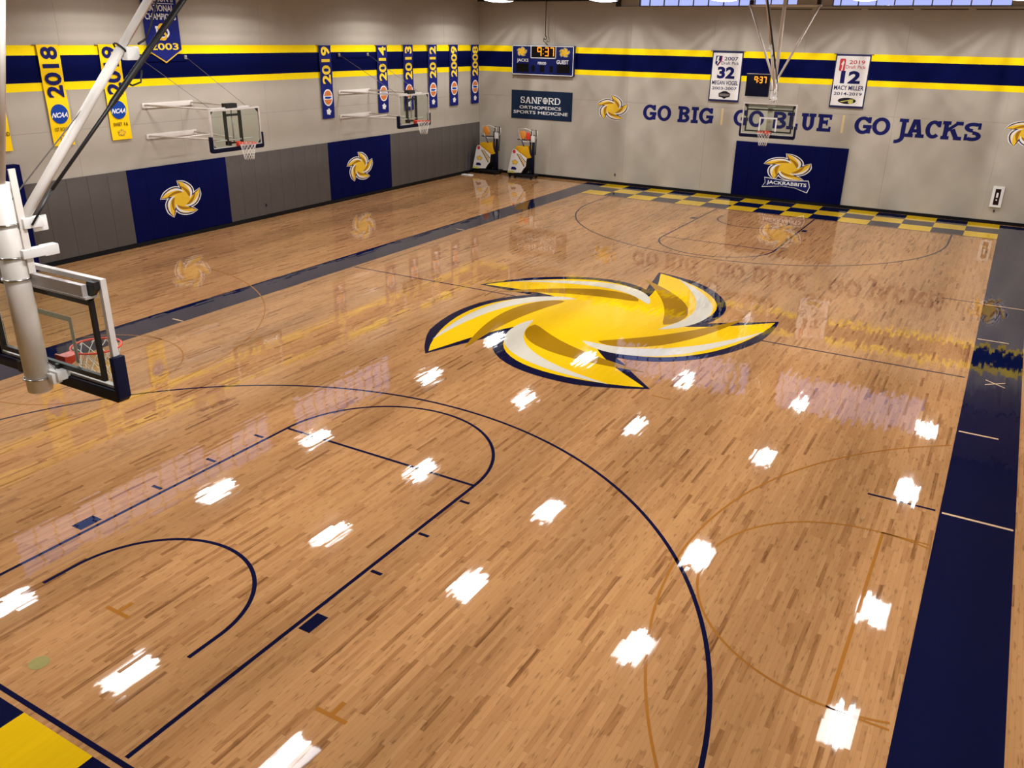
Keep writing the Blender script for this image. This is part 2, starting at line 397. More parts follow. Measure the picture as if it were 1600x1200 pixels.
def emblem(parent, mp, box, d, mats, white=True, shade=True, name='emblem'):
    """a plain pinwheel; mats: white outline, navy, gold, dark gold, cream"""
    u0, v0, u1, v1 = box; W, H = u1 - u0, v1 - v0
    S = lambda poly: [(u0 + x * W, v0 + y * H) for x, y in poly]
    def layer(grow, dd, m_, nm, par):
        mb = MB().flat(S(ellipse(.5, .5, .17 + grow, .17 + grow, 32)), dd, mp)
        for i in range(NB):
            a, c, b, w = pin(i); mb.flat(S(blade(a, c, b, w, skew=.75, grow=grow)), dd + 0.0006 * (i + 1), mp)
        return build(nm, mb, m_, par, closed=False)
    root = layer(0.03, d, mats[1], name, parent)
    if white: layer(0.055, d - 0.008, mats[0], 'white_outline', root)
    layer(0.0, d + .006, mats[2], 'gold_field', root)
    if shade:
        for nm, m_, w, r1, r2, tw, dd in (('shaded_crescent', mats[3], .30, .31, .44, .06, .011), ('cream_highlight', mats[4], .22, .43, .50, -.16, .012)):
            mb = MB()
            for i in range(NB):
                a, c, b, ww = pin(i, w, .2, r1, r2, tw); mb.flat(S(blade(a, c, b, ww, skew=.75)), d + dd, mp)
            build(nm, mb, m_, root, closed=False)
    return root
DECAL = ('decal_white', 'decal_navy', 'decal_gold', 'decal_dark_gold', 'decal_white')
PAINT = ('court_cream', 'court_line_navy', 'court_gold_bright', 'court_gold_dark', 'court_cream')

# ------------------------------------------------------------------ floor and its painted marks
floor = struct(build('floor', MB().box(XL, XR, YN, YF, -0.5, 0), 'maple', origin=(25, 47, 0)), 'glossy maple strip gym floor with painted navy and gold court markings')
def mark(name, poly, m_, d=0.005):
    return build(name, MB().flat(poly, d, FL), m_, floor, closed=False)
def rect(x0, y0, x1, y1): return [(x0, y0), (x1, y0), (x1, y1), (x0, y1)]
def arcmark(name, cx, cy, r, a0, a1, w, m_, d=0.005, tails=()):
    mb = MB(); ringpoly(mb, cx, cy, r, r, w, w, a0, a1, d, FL, 96)
    for t in tails: mb.flat(rect(*t), d, FL)
    return build(name, mb, m_, floor, closed=False)
for x0, x1 in ((-3.05, 0.0), (50.07, 53.07)): mark('sideline_band', rect(x0, -8.0, x1, 103.1), 'court_navy', 0.003)
W2 = 0.167
TILE = 50.07 / 15
for base, sgn in ((94.35, 1), (-0.35, -1)):
    for j in range(3):
        for i in range(15):
            ya, yb = base + sgn * j * 3.0, base + sgn * (j + 1) * 3.0
            mark('painted_square', rect(i * TILE, min(ya, yb), (i + 1) * TILE, max(ya, yb)), 'court_gold' if (i + j) % 2 == 0 else 'court_navy', 0.003)
mark('baseline', rect(0.0, -W2, 50.07, 0), 'court_line_navy'); mark('baseline', rect(0.0, 94, 50.07, 94 + W2), 'court_line_navy')
mark('half_court_line', rect(0.16, 47 - .083, 49.9, 47 + .083), 'court_line_navy')
arcmark('center_circle', 25, 47, 6, 0, 360, W2, 'court_line_navy')
for side in (0, 1):
    Y = (lambda y: y) if side == 0 else (lambda y: 94 - y)
    def R2(x0, y0, x1, y1): return rect(x0, min(Y(y0), Y(y1)), x1, max(Y(y0), Y(y1)))
    a0, a1 = (0, 180) if side == 0 else (180, 360)
    def T2(x0, y0, x1, y1): return (x0, min(Y(y0), Y(y1)), x1, max(Y(y0), Y(y1)))
    arcmark('three_point_line', 25, Y(5.25), 20.75, a0, a1, W2, 'court_line_navy', tails=(T2(4.25, 0, 4.25 + W2, 5.25), T2(45.75 - W2, 0, 45.75, 5.25)))
    mark('lane_line', R2(19, 0.12, 19 + W2, 19), 'court_line_navy'); mark('lane_line', R2(31 - W2, 0.12, 31, 19), 'court_line_navy')
    mark('free_throw_line', R2(19 + W2, 18.83, 31 - W2, 19), 'court_line_navy')
    arcmark('free_throw_arc', 25, Y(19), 6, a0, a1, W2, 'court_line_navy')
    arcmark('restricted_arc', 25, Y(5.25), 4.1, a0, a1, W2, 'court_line_navy', tails=(T2(20.9, 3.95, 20.9 + W2, 5.25), T2(29.1 - W2, 3.95, 29.1, 5.25)))
    for xa, xb in ((18.22, 18.84), (31.1, 31.62)):
        mark('lane_block', R2(xa, 7, xb, 8), 'court_navy')
        for yy in (11.08, 14.25, 17.42): mark('lane_tick', R2(xa, yy - .085, xb, yy + .085), 'court_line_navy')
    mark('coaching_line', R2(47, 27.92, 49.9, 28.08), 'court_line_navy')
for y, x1 in ((27.93, 53.0), (37.93, 52.1), (55.9, 52.15), (65.85, 53.0)): mark('band_tick', rect(50.17, y - .08, x1, y + .08), 'court_tan', 0.006)
for y in (28.17, 65.6): mark('band_tick', rect(-1.15, y - .08, -0.05, y + .08), 'court_tan', 0.006)
mb = MB()
for s in (1, -1): mb.flat([(51.62 - .55, 46.8 - s * .45 - .06), (51.62 - .55, 46.8 - s * .45 + .06), (51.62 + .55, 46.8 + s * .45 + .06), (51.62 + .55, 46.8 + s * .45 - .06)], 0.006 + .001 * s, FL)
build('band_cross', mb, 'court_tan', floor, closed=False)
for x, y in ((34.88, 4.45), (24.9, 4.3)):
    mb = MB().flat(rect(x - .62, y - .1, x + .62, y + .06), .005, FL); mb.flat(rect(x - .09, y + .06, x + .09, y + .62), .005, FL)
    build('floor_tee_mark', mb, 'court_ochre', floor, closed=False)
mark('floor_dash', rect(34.05, 33.55, 35.25, 33.65), 'court_ochre')
for s in (1, -1):                              # ochre lines of the cross court, both sides
    X = (lambda x: x) if s == 1 else (lambda x: 50 - x)
    def xr(a, y0, b, y1): return rect(min(X(a), X(b)), y0, max(X(a), X(b)), y1)
    mark('cross_court_free_throw_line', xr(48.05, 12.8, 48.18, 24.75), 'court_ochre')
    lim = 49.95 if s == 1 else 53.0
    dx = math.degrees(math.acos((lim - 48.1) / 6.0)) if lim - 48.1 < 6 else 0
    aa = (dx, 360 - dx) if s == 1 else (-(180 - dx), 180 - dx)
    arcmark('cross_court_circle', X(48.1), 18.78, 6.0, aa[0], aa[1], .1, 'court_ochre')
    d3 = math.degrees(math.acos((61.9 - lim) / 20.8)) if s == 1 else 60
    aa = (180 - d3, 180 + d3) if s == 1 else (-70, 88)
    arcmark('cross_court_three_point_line', X(61.9), 18.78, 20.8, aa[0], aa[1], .1, 'court_ochre')
    for y in (12.8, 24.75): mark('cross_court_lane_line', xr(48.1, y - .05, 49.95, y + .05), 'court_ochre')
build('floor_socket_cover', MB().flat(ellipse(25, 1.22, .33, .33, 24), .006, FL), 'brass', floor, closed=False)
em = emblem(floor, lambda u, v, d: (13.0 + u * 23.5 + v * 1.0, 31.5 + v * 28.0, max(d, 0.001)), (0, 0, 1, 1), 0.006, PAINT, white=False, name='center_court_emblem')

# ------------------------------------------------------------------ walls
def joint_grid(root, mp, u_joints, rows, thick=0.35, gap=0.007):
    for a, b in zip(u_joints[:-1], u_joints[1:]):
        for z0, z1 in zip(rows[:-1], rows[1:]):
            mb = MB(); P = [(a + gap, z0 + gap), (b - gap, z0 + gap), (b - gap, z1 - (gap if z1 < 23 else 0)), (a + gap, z1 - (gap if z1 < 23 else 0))]
            mb.prism(P, -thick, 0.0, mp); build('wall_panel', mb, 'wall_paint', root)
rowz = (0.0, 11.3, 23.4)
wl = struct(build('wall_left', MB().box(XL - 1.0, XL - 0.08, YN, YF + 1.0, 0, 23.4), 'wall_joint', origin=(XL, 47, 0)), 'beige painted left wall with yellow and navy stripes')
joint_grid(wl, LW, [YN, -9.1, 2.4, 13.9, 25.4, 36.9, 48.4, 59.9, 71.4, 82.9, 94.4, YF], rowz)
wf = struct(build('wall_far', MB().box(XL, XR, YF + 0.08, YF + 1.0, 0, 23.4), 'wall_joint', origin=(25, YF, 0)), 'beige painted far end wall with yellow and navy stripes')
joint_grid(wf, FW, [XL, -9.5, 2.0, 13.5, 25.0, 36.5, 48.0, 59.5, XR], rowz)
for mp, u0, u1, root in ((LW, YN, YF, wl), (FW, XL, XR, wf)):
    for z0, z1, m_, nm in ((17.42, 18.2, 'stripe_yellow', 'yellow_stripe'), (15.28, 17.42, 'stripe_navy', 'navy_stripe'), (14.62, 15.28, 'stripe_yellow', 'yellow_stripe')):
        build(nm, MB().flat(rect(u0, z0, u1, z1), .006, mp), m_, root, closed=False)
struct(build('wall_right', MB().box(XR, XR + .8, YN, YF + 1, 0, ZC), 'wall_paint', origin=(XR, 47, 0)), 'plain beige right wall')
struct(build('wall_near', MB().box(XL - 1, XR + .8, YN - .8, YN, 0, ZC), 'wall_paint', origin=(25, YN, 0)), 'plain beige near wall')
struct(build('ceiling', MB().box(XL - 1, XR + .8, YN - .8, YF + 1, ZC, ZC + .5), 'ceiling_paint', origin=(25, 47, ZC)), 'dim brown gym ceiling')
struct(build('baseboard_far', MB().box(XL + .3, XR, YF - .12, YF, 0, .38), 'base_black', origin=(25, YF, 0)), 'black rubber base along the far wall')
struct(build('baseboard_left', MB().box(XL, XL + .26, YN, YF, 0, .38), 'base_black', origin=(XL, 47, 0)), 'black rubber base under the left wall pads')
# upper band of the walls: piers, header and windows
WT, WB = 28.6, 23.4
def upper(root, mp, u0, u1, wins, label0, first):
    edges = [u0] + [e for w in wins for e in (w[0], w[1])] + [u1]
    for a, b in zip(edges[0::2], edges[1::2]):
        build('pier', MB().prism(rect(a, WB, b, WT), -.9, 0, mp), 'wall_paint', root)
    build('header', MB().prism(rect(u0, WT, u1, ZC), -.9, 0, mp), 'wall_paint', root)
    for k, (a, b, s0) in enumerate(wins):
        mb = MB()
        for q in (rect(a, WB, b, WB + .1), rect(a, WT - .1, b, WT), rect(a, WB, a + .09, WT), rect(b - .09, WB, b, WT)): mb.prism(q, -.45, -.25, mp)
        w = struct(build('window_%d' % (first + k), mb, 'window_frame', origin=mp(a, WB, 0)), label0 % ('first', 'second', 'third')[k])
        xs = [a]; q = s0
        while q < b - .3: xs.append(q); q += 1.985
        xs.append(b)
        for j in xs[1:-1]: build('mullion', MB().prism(rect(j - .055, WB, j + .055, WT), -.45, -.25, mp), 'window_frame', w)
        for p, q in zip(xs[:-1], xs[1:]): build('pane', MB().prism(rect(p, WB + .1, q, WT - .1), -.36, -.34, mp), 'window_glass', w)
upper(wf, FW, XL, XR, [(2.8, 23.35, 4.24), (27.45, 46.3, 28.35)], 'high window of pale panes in the far wall, %s from the left', 1)
upper(wl, LW, YN, YF, [(-12.0, 20.0, -10.2), (24.0, 56.0, 26.0), (60.0, 80.0, 62.0)], 'high window of pale panes in the left wall, %s from the camera', 3)
struct(build('trim_1', MB().prism(rect(-.2, 23.12, 60, 23.36), 0, .22, FW), 'wall_paint', origin=(25, YF, 23)), 'beige ledge under the far wall windows')
for k in range(8):
    x = 20.3 + k * 5.65
    build('ledge_slot', MB().prism(rect(x, 23.04, x + 4.9, 23.12), .0, .23, FW), 'steel_dark', bpy.data.objects['trim_1'])
struct(build('trim_2', MB().prism(rect(XL, 24.05, -.2, 25.2), 0, .5, FW), 'steel_dark', origin=(-10, YF, 24)), 'dark steel edge beam at the top of the far wall')
tag(build('junction_box', MB().prism(rect(-.25, 23.36, .3, 24.3), 0, .5, FW), 'steel_dark', origin=(0, YF, 23.4), bevel=.02), 'dark junction box at the left end of the window ledge', 'box')

# ------------------------------------------------------------------ wall pads
def pads(name, mp, u0, u1, n, m_, label, z0=.4, z1=7.28, th=.17, group=None, base=.03):
    r = thing(name, mp((u0 + u1) / 2, z0, 0), label, 'wall pad', group)
    w = (u1 - u0) / n; src = None
    for i in range(n):
        if src is None:
            src = build('pad_panel', MB().prism(rect(u0 + .004, z0, u0 + w - .004, z1), .02, th, mp), m_, r, bevel=.035)
        else:
            a = Vector(mp(u0, 0, 0)); b = Vector(mp(u0 + w * i, 0, 0)); inst(src, 'pad_panel', r, b - a)
    return r
pads('wall_padding', LW, 31.0, 41.2, 5, 'pad_grey', 'grey wall pads beside the navy padded column, left of the first blue pads', group='grey wall pads on the left wall')
pb1 = pads('wall_padding', LW, 41.2, 53.2, 6, 'pad_navy', 'blue wall pads with gold emblem under the nearer side basket')
pads('wall_padding', LW, 53.2, 69.1, 8, 'pad_grey', 'grey wall pads between the two blue pad sections', group='grey wall pads on the left wall')
pb2 = pads('wall_padding', LW, 69.1, 81.3, 6, 'pad_navy', 'blue wall pads with gold emblem under the farther side basket')
pads('wall_padding', LW, 81.3, 103.5, 11, 'pad_grey', 'grey wall pads running into the far corner by the shooting machines', group='grey wall pads on the left wall')
pe = pads('wall_padding', FW, 17.92, 32.03, 7, 'pad_navy', 'blue end wall pads with JACKRABBITS wordmark behind the far basket')
emblem(pb1, LW, (44.7, 2.1, 49.4, 5.5), .195, DECAL)
emblem(pb2, LW, (72.5, 2.1, 77.3, 5.5), .195, DECAL)
ee = emblem(pe, FW, (22.1, 2.7, 27.8, 6.0), .195, DECAL)
rib = [(22.2, 2.95), (25.0, 2.75), (27.75, 2.95), (28.0, 2.2), (27.75, 1.5), (26.2, 1.95), (24.6, 2.05), (22.0, 1.75), (22.35, 2.35)]
g_ = lambda k: [(25 + (x - 25) * (1 + k * .35), 2.3 + (z - 2.3) * (1 + k * 2)) for x, z in rib]
rb = build('wordmark_ribbon', MB().flat(g_(.05), .216, FW), 'decal_white', pe, closed=False)
build('ribbon_field', MB().flat(g_(-.02), .219, FW), 'decal_navy', rb, closed=False)
build('wordmark', text(MB(), 'JACKRABBITS', (22.55, 2.06, 27.6, 2.62), .222, FW, off=.02), 'decal_white', rb, closed=False)
col = tag(build('padded_column', MB().prism(rect(28.2, .0, 30.95, 9.05), .0, .8, LW), 'pad_navy', origin=(XL, 29.6, 0), bevel=.06), 'tall navy padded column at the left end of the grey wall pads', 'wall pad')

# ------------------------------------------------------------------ banners on the left wall
def banner(u0, u1, z0, z1, m_, label, name='vertical_banner', group=None, mp=LW, trim=None):
    r = thing(name, mp((u0 + u1) / 2, z0, 0), label, 'banner', group)
    mb = MB(); n = 14                           # cloth, with a slight wave down its length
    vv, ff = [], []
    for i in range(n + 1):
        z = z0 + (z1 - z0) * i / n; d = .16 + .03 * math.sin(i * .9 + u0)
        vv += [mp(u0, z, d), mp(u1, z, d), mp(u1, z, d + .02), mp(u0, z, d + .02)]
    for i in range(n):
        a, b = i * 4, i * 4 + 4
        ff += [(a + k, a + (k + 1) % 4, b + (k + 1) % 4, b + k) for k in range(4)]
    ff += [(3, 2, 1, 0), (n * 4, n * 4 + 1, n * 4 + 2, n * 4 + 3)]
    mb.add(vv, ff); build('cloth', mb, m_, r)
    rod = MB().tube([mp(u0 - .25, z1 - .03, .14), mp(u1 + .25, z1 - .03, .14)], .045, 8)
    for u in (u0 - .18, u1 + .18): rod.tube([mp(u, z1 - .03, 0), mp(u, z1 - .03, .16)], .035, 6)
    build('hanging_rod', rod, 'alu', r)
    return r
PD = .222
def ncaa(r, u, z, ru=.8):
    dsc = build('round_logo', MB().flat(ellipse(u, z, ru, ru, 32), PD, LW), 'ncaa_blue', r, closed=False)
    build('logo_lettering', text(MB(), 'NCAA', (u - .68, z - .3, u + .78, z + .12), PD + .006, LW, off=.03, slant=.12), 'decal_white', dsc, closed=False)
GB = 'yellow year banners'; BB = 'blue year banners'
for (u0, u1, yr, sub, lab) in ((29.1, 31.03, None, 'ROUND', 'yellow banner half hidden behind the foreground white basket mast'), (34.65, 36.6, '2018', '1ST ROUND', 'yellow 2018 banner with blue round logo on left wall'), (40.35, 42.42, '2019', 'SWEET 16', 'yellow 2019 banner crossed by the white diagonal brace')):
    r = banner(u0, u1, 10.1, 18.28, 'banner_yellow', lab, group=GB)
    if yr: build('year_lettering', text(MB(), yr, (u0 + .22, 14.05, u1 - .22, 18.1), PD, LW, off=.03, up=True), 'decal_navy', r, closed=False)
    ncaa(r, (u0 + u1) / 2, 12.72)
    words = {'ROUND': (('ROUND', u0 + .55, u1 - .05),), '1ST ROUND': (('1ST', u0 + .3, u0 + .72), ('ROUND', u0 + .82, u1 - .22)), 'SWEET 16': (('SWEET', u0 + .3, u0 + 1.2), ('16', u0 + 1.42, u1 - .26))}[sub]
    for wd, wa, wb in words: build('round_lettering', text(MB(), wd, (wa, 11.3, wb, 11.62), PD, LW, off=.008), 'print_black', r, closed=False)
    emblem(r, LW, (u0 + .62, 10.42, u1 - .62, 11.0), PD, DECAL, white=False, shade=False, name='small_emblem')
for (u0, yr, lab) in ((68.62, '2019', 'blue 2019 banner alone between the two side baskets'), (79.2, '2014', 'blue 2014 banner behind the arms of the farther side basket'), (84.7, '2013', 'blue 2013 banner behind the glass of the farther side basket'), (90.25, '2012', 'blue 2012 banner just right of the farther side basket'), (95.5, '2009', 'blue 2009 banner, second from the corner'), (101.1, '2008', 'blue 2008 banner nearest the far corner')):
    u1 = u0 + 2.05; uc = (u0 + u1) / 2
    r = banner(u0, u1, 10.05, 18.24, 'banner_blue', lab, group=BB)
    build('year_lettering', text(MB(), yr, (u0 + .28, 13.95, u1 - .28, 18.05), PD, LW, off=.03, up=True), 'print_yellow', r, closed=False)
    ov = build('oval_logo', MB().flat(ellipse(uc, 12.42, .82, .95, 28), PD, LW), 'decal_white', r, closed=False)
    build('logo_ball', MB().flat(ellipse(uc, 12.42, .68, .8, 28), PD + .005, LW), 'print_orange', ov, closed=False)
    b_ = MB().flat(rect(uc - .72, 12.2, uc + .72, 12.62), PD + .009, LW); build('logo_band', b_, 'decal_white', ov, closed=False)
    build('logo_bar', MB().flat([(uc - .56, 12.34), (uc - .1, 12.27), (uc + .3, 12.29), (uc + .58, 12.38), (uc + .58, 12.5), (uc + .1, 12.53), (uc - .5, 12.56)], PD + .013, LW), 'ncaa_blue', ov, closed=False)
    emblem(r, LW, (u0 + .62, 10.45, u1 - .62, 11.2), PD, ('decal_white', 'decal_white', 'decal_white', 'decal_gold', 'decal_white'), white=False, shade=False, name='small_emblem')
# pointed champions banner
r = thing('champions_banner', (XL, 47.3, 16.6), 'blue pointed NATIONAL CHAMPIONS 2003 banner with gold edge', 'banner')
pent = lambda k: [(45.36 + k, 24.4 - k), (45.36 + k, 17.74 + k * .5), (47.33, 16.62 + k * 1.15), (49.3 - k, 17.74 + k * .5), (49.3 - k, 24.4 - k)]
build('gold_edge', MB().prism([(45.36, 17.82), (45.36, 17.74), (47.33, 16.62), (49.3, 17.74), (49.3, 17.82), (47.33, 16.74)], .2, .242, LW), 'decal_gold', r)
build('cloth', MB().prism(pent(.02), .205, .24, LW), 'banner_blue', r)
build('hanging_rod', MB().tube([LW(45.0, 24.4, .2), LW(49.6, 24.4, .2)], .06, 8).tube([LW(45.2, 24.4, 0), LW(45.2, 24.4, .2)], .04, 6).tube([LW(49.4, 24.4, 0), LW(49.4, 24.4, .2)], .04, 6), 'alu', r)
for s, bx in (('DIVISION II', (45.75, 21.95, 48.9, 22.5)), ('NATIONAL', (45.75, 21.13, 48.9, 21.68)), ('CHAMPIONS', (45.6, 20.4, 49.05, 20.95))):
    build('title_lettering', text(MB(), s, bx, .247, LW, off=.02), 'decal_white', r, closed=False)
build('title_rule', MB().flat(rect(45.7, 21.78, 48.95, 21.83), .247, LW), 'decal_white', r, closed=False)
sd = build('monogram', slab(MB(), 'D', 46.55, 48.1, 18.75, 19.85, .247, LW, .2, .2), 'decal_white', r, closed=False)
build('monogram_letter', slab(MB(), 'S', 46.85, 47.8, 18.6, 20.1, .252, LW, .24, .24), 'decal_gold', sd, closed=False)
build('year_lettering', text(MB(), '2003', (45.75, 17.78, 48.95, 18.38), .247, LW, off=.02), 'print_yellow', r, closed=False)

# ------------------------------------------------------------------ basketball goals
def goal_parts(r, tf, square=True, clear=True):
    """backboard, padding, rim and net; (a across, d out toward the court, z up)"""
    B = lambda: MB(tf)
    build('glass_panel', B().box(-2.9, 2.9, -.05, 0, 9.68, 12.88), 'board_glass', r)
    f = B()
    for q in ((-3, 3, 12.86, 13.0), (-3, 3, 9.5, 9.7)): f.box(q[0], q[1], -.16, .02, q[2], q[3])
    for a in (-3, 2.86): f.box(a, a + .14, -.16, .02, 9.7, 12.86)
    build('board_frame', f, 'frame_silver', r)
    p = B().prism([(-3.16, 10.68), (-3.16, 9.4), (-3.03, 9.25), (3.03, 9.25), (3.16, 9.4), (3.16, 10.68), (2.96, 10.68), (2.96, 9.62), (-2.96, 9.62), (-2.96, 10.68)], -.3, .1, lambda u, v, d: (u, d, v))
    build('edge_padding', p, 'pad_edge', r, bevel=.03)
    if square:
        t = B()
        for q in ((-1, 1, 11.33, 11.5), (-1, -.83, 10, 11.33), (.83, 1, 10, 11.33)): t.box(q[0], q[1], .004, .012, q[2], q[3])
        build('target_square', t, 'decal_white', r)
    rim = B().tube([(.77 * math.cos(2 * math.pi * i / 32), 1.27 + .77 * math.sin(2 * math.pi * i / 32), 10.0) for i in range(32)], .036, 8, closed=True)
    rm = build('rim', rim, 'rim_orange', r)
    br = B().box(-.26, .26, 0, .06, 9.62, 10.06); br.box(-.22, .22, .06, .52, 9.84, 10.02); br.prism([(.06, 9.68), (.06, 9.86), (.5, 9.86)], -.2, .2, lambda u, v, d: (d, u, v))
    build('rim_bracket', br, 'rim_orange', rm)
    n = B(); K, J = 12, 7
    for s in (1, -1):
        for k in range(K):
            pts = []
            for j in range(J):
                t = j / (J - 1); rr = .75 - .33 * (t ** .7); an = 2 * math.pi * (k / K + s * t * .25)
                pts.append((rr * math.cos(an), 1.27 + rr * math.sin(an), 9.97 - 1.45 * t))
            n.tube(pts, .014, 4)
    for k in range(K):
        an = 2 * math.pi * k / K; n.tube([(.77 * math.cos(an), 1.27 + .77 * math.sin(an), 9.98), (.74 * math.cos(an + .13), 1.27 + .74 * math.sin(an + .13), 9.9)], .02, 4)
    build('net', n, 'net_white', rm)

def ceiling_goal(tf, base, label):
    r = thing('ceiling_basketball_goal', base, label, 'basketball goal', 'ceiling hung goals at the court ends')
    goal_parts(r, tf)
    B = lambda: MB(tf)
    f = B()                                     # black carrier frame behind the glass
    for q in ((-2.62, 2.62, 12.2, 12.36), (-2.62, 2.62, 9.86, 10.02)): f.box(q[0], q[1], -.32, -.2, q[2], q[3])
    for a in (-2.62, 2.48): f.box(a, a + .14, -.32, -.2, 10.02, 12.2)
    f.box(-.5, -.36, -.42, -.2, 9.6, 10.0); f.box(.36, .5, -.42, -.2, 9.6, 10.0)
    fr = build('carrier_frame', f, 'black_metal', r)
    g = B()
    for a in (-1, 1): g.prism([(a * 2.5, 12.3), (a * 2.95, 12.75), (a * 2.95, 12.95), (a * 2.62, 12.95), (a * 2.5, 12.6)], -.34, -.16, lambda u, v, d: (u, d, v))
    build('corner_gusset', g, 'black_metal', fr)
    build('top_channel', B().box(-2.62, 2.62, -.52, -.36, 12.5, 12.86).box(-2.75, 2.75, -.54, -.16, 12.46, 12.52), 'alu', r)
    mast = build('mast', B().tube([(0, -.8, 9.2), (0, -.8, 15.5)], .36, 20).tube([(0, -.8, 9.16), (0, -.8, 9.2)], [.3, .36], 20), 'white_paint', r)
    build('mast_extension', B().tube([(0, -.8, 15.4), (0, -.8, 29.98)], .2, 12), 'white_paint', r)
    for z in (9.62, 12.75, 13.4, 14.35):
        build('mast_clamp', B().tube([(.385 * math.cos(2 * math.pi * i / 24), -.8 + .385 * math.sin(2 * math.pi * i / 24), z) for i in range(24)], .035, 6, closed=True), 'chrome', mast)
    build('mounting_bracket', B().box(-.12, .75, -.62, -.2, 9.55, 9.85).box(.34, .62, -.72, -.42, 9.45, 9.78), 'white_gloss', r, bevel=.03)
    build('upper_bracket', B().box(-.4, .52, -.5, -.28, 12.62, 12.78), 'white_gloss', r, bevel=.02)
    build('lock_box', B().box(.2, .5, -.75, -.05, 13.35, 13.62).box(.12, .42, -.05, .42, 13.3, 13.62), 'white_gloss', r, bevel=.04)
    build('flat_bar', B().box(.36, .40, -.62, -.42, 12.9, 15.9), 'white_paint', r)
    build('brace_bracket', B().box(.22, .5, -.55, .05, 14.2, 14.5).box(.3, .36, -.2, .25, 14.05, 14.5), 'white_gloss', r, bevel=.03)
    b1 = build('diagonal_brace', B().tube([(.2, -.35, 14.45), (.2, 3.75, 19.06)], .145, 16).tube([(.2, 3.4, 18.67), (.2, 13.5, 29.98)], .15, 4), 'white_paint', r)
    build('brace_clamp', B().box(.12, .42, 3.75, 4.2, 18.68, 19.08), 'white_gloss', b1, bevel=.03)
    build('clamp_band', B().tube([(.2 + .18 * math.cos(i * .5236), 3.7 - .17 * math.sin(i * .5236), 19.0 + .17 * math.sin(i * .5236)) for i in range(12)], .03, 6, closed=True), 'black_metal', b1)
    build('actuator', B().tube([(.6, .42, 15.22), (.6, 2.7, 17.35), (.6, 2.85, 17.5), (.6, 15.97, 29.98)], [.05, .06, .095, .095], 10).tube([(.55, -.35, 14.3), (.6, .42, 15.22)], .035, 6), 'black_metal', r)
    build('control_cable', B().tube([(.3, -.75, 14.95), (.2, 2.89, 18.04), (.2, 3.7, 18.9)], .02, 5), 'cable_grey', r)
    build('limit_cord', B().tube([(.32, -.6, 10.1), (.45, -.5, 9.95), (.5, -.45, 9.7)], .018, 5), 'cable_grey', r)
    build('power_cord', B().tube([(.4, 4.2, 19.15), (.42, 4.5, 19.3), (.42, 4.75, 19.7), (.4, 5.0, 20.2), (.35, 5.3, 20.7)], .035, 6).tube([(.4, 3.5, 18.1), (.5, 3.7, 17.95), (.6, 3.95, 18.05), (.6, 4.05, 18.4)], .03, 6), 'black_metal', r)
    for s in (1, -1):
        build('hanger_arm', B().tube([(s * .12, -.8, 15.3), (s * 2.95 if base[1] < 47 else s * 3.7, -.8, 23.05)], .13, 12), 'white_paint', r)
        build('hanger_drop', B().tube([(s * 3.6, -.8, 23.0), (s * 3.6, -.8, 29.98)], .08, 8).box(s * 3.6 - .2, s * 3.6 + .2, -1.0, -.6, 23.15, 23.6), 'steel_dark', r)
    build('hinge_pipe', B().tube([(-3.9, -.8, 23.05), (3.9, -.8, 23.05)], .11, 10), 'white_paint', r)
    return r
gn = ceiling_goal(lambda a, d, z: (25 + a, 4 + d, z), (25, 3.2, 9.2), 'large white ceiling-hung goal seen from behind at the left edge')
build('maker_plate', MB().prism(rect(24.62, 9.85, 24.82, 10.2), .0, .012, lambda u, v, d: (u + .05, 2.85 - d, v)), 'black_metal', gn)
gf = ceiling_goal(lambda a, d, z: (25 + a, 90 - d, z), (25, 90.8, 9.2), 'distant ceiling-hung goal in front of the far blue pads')

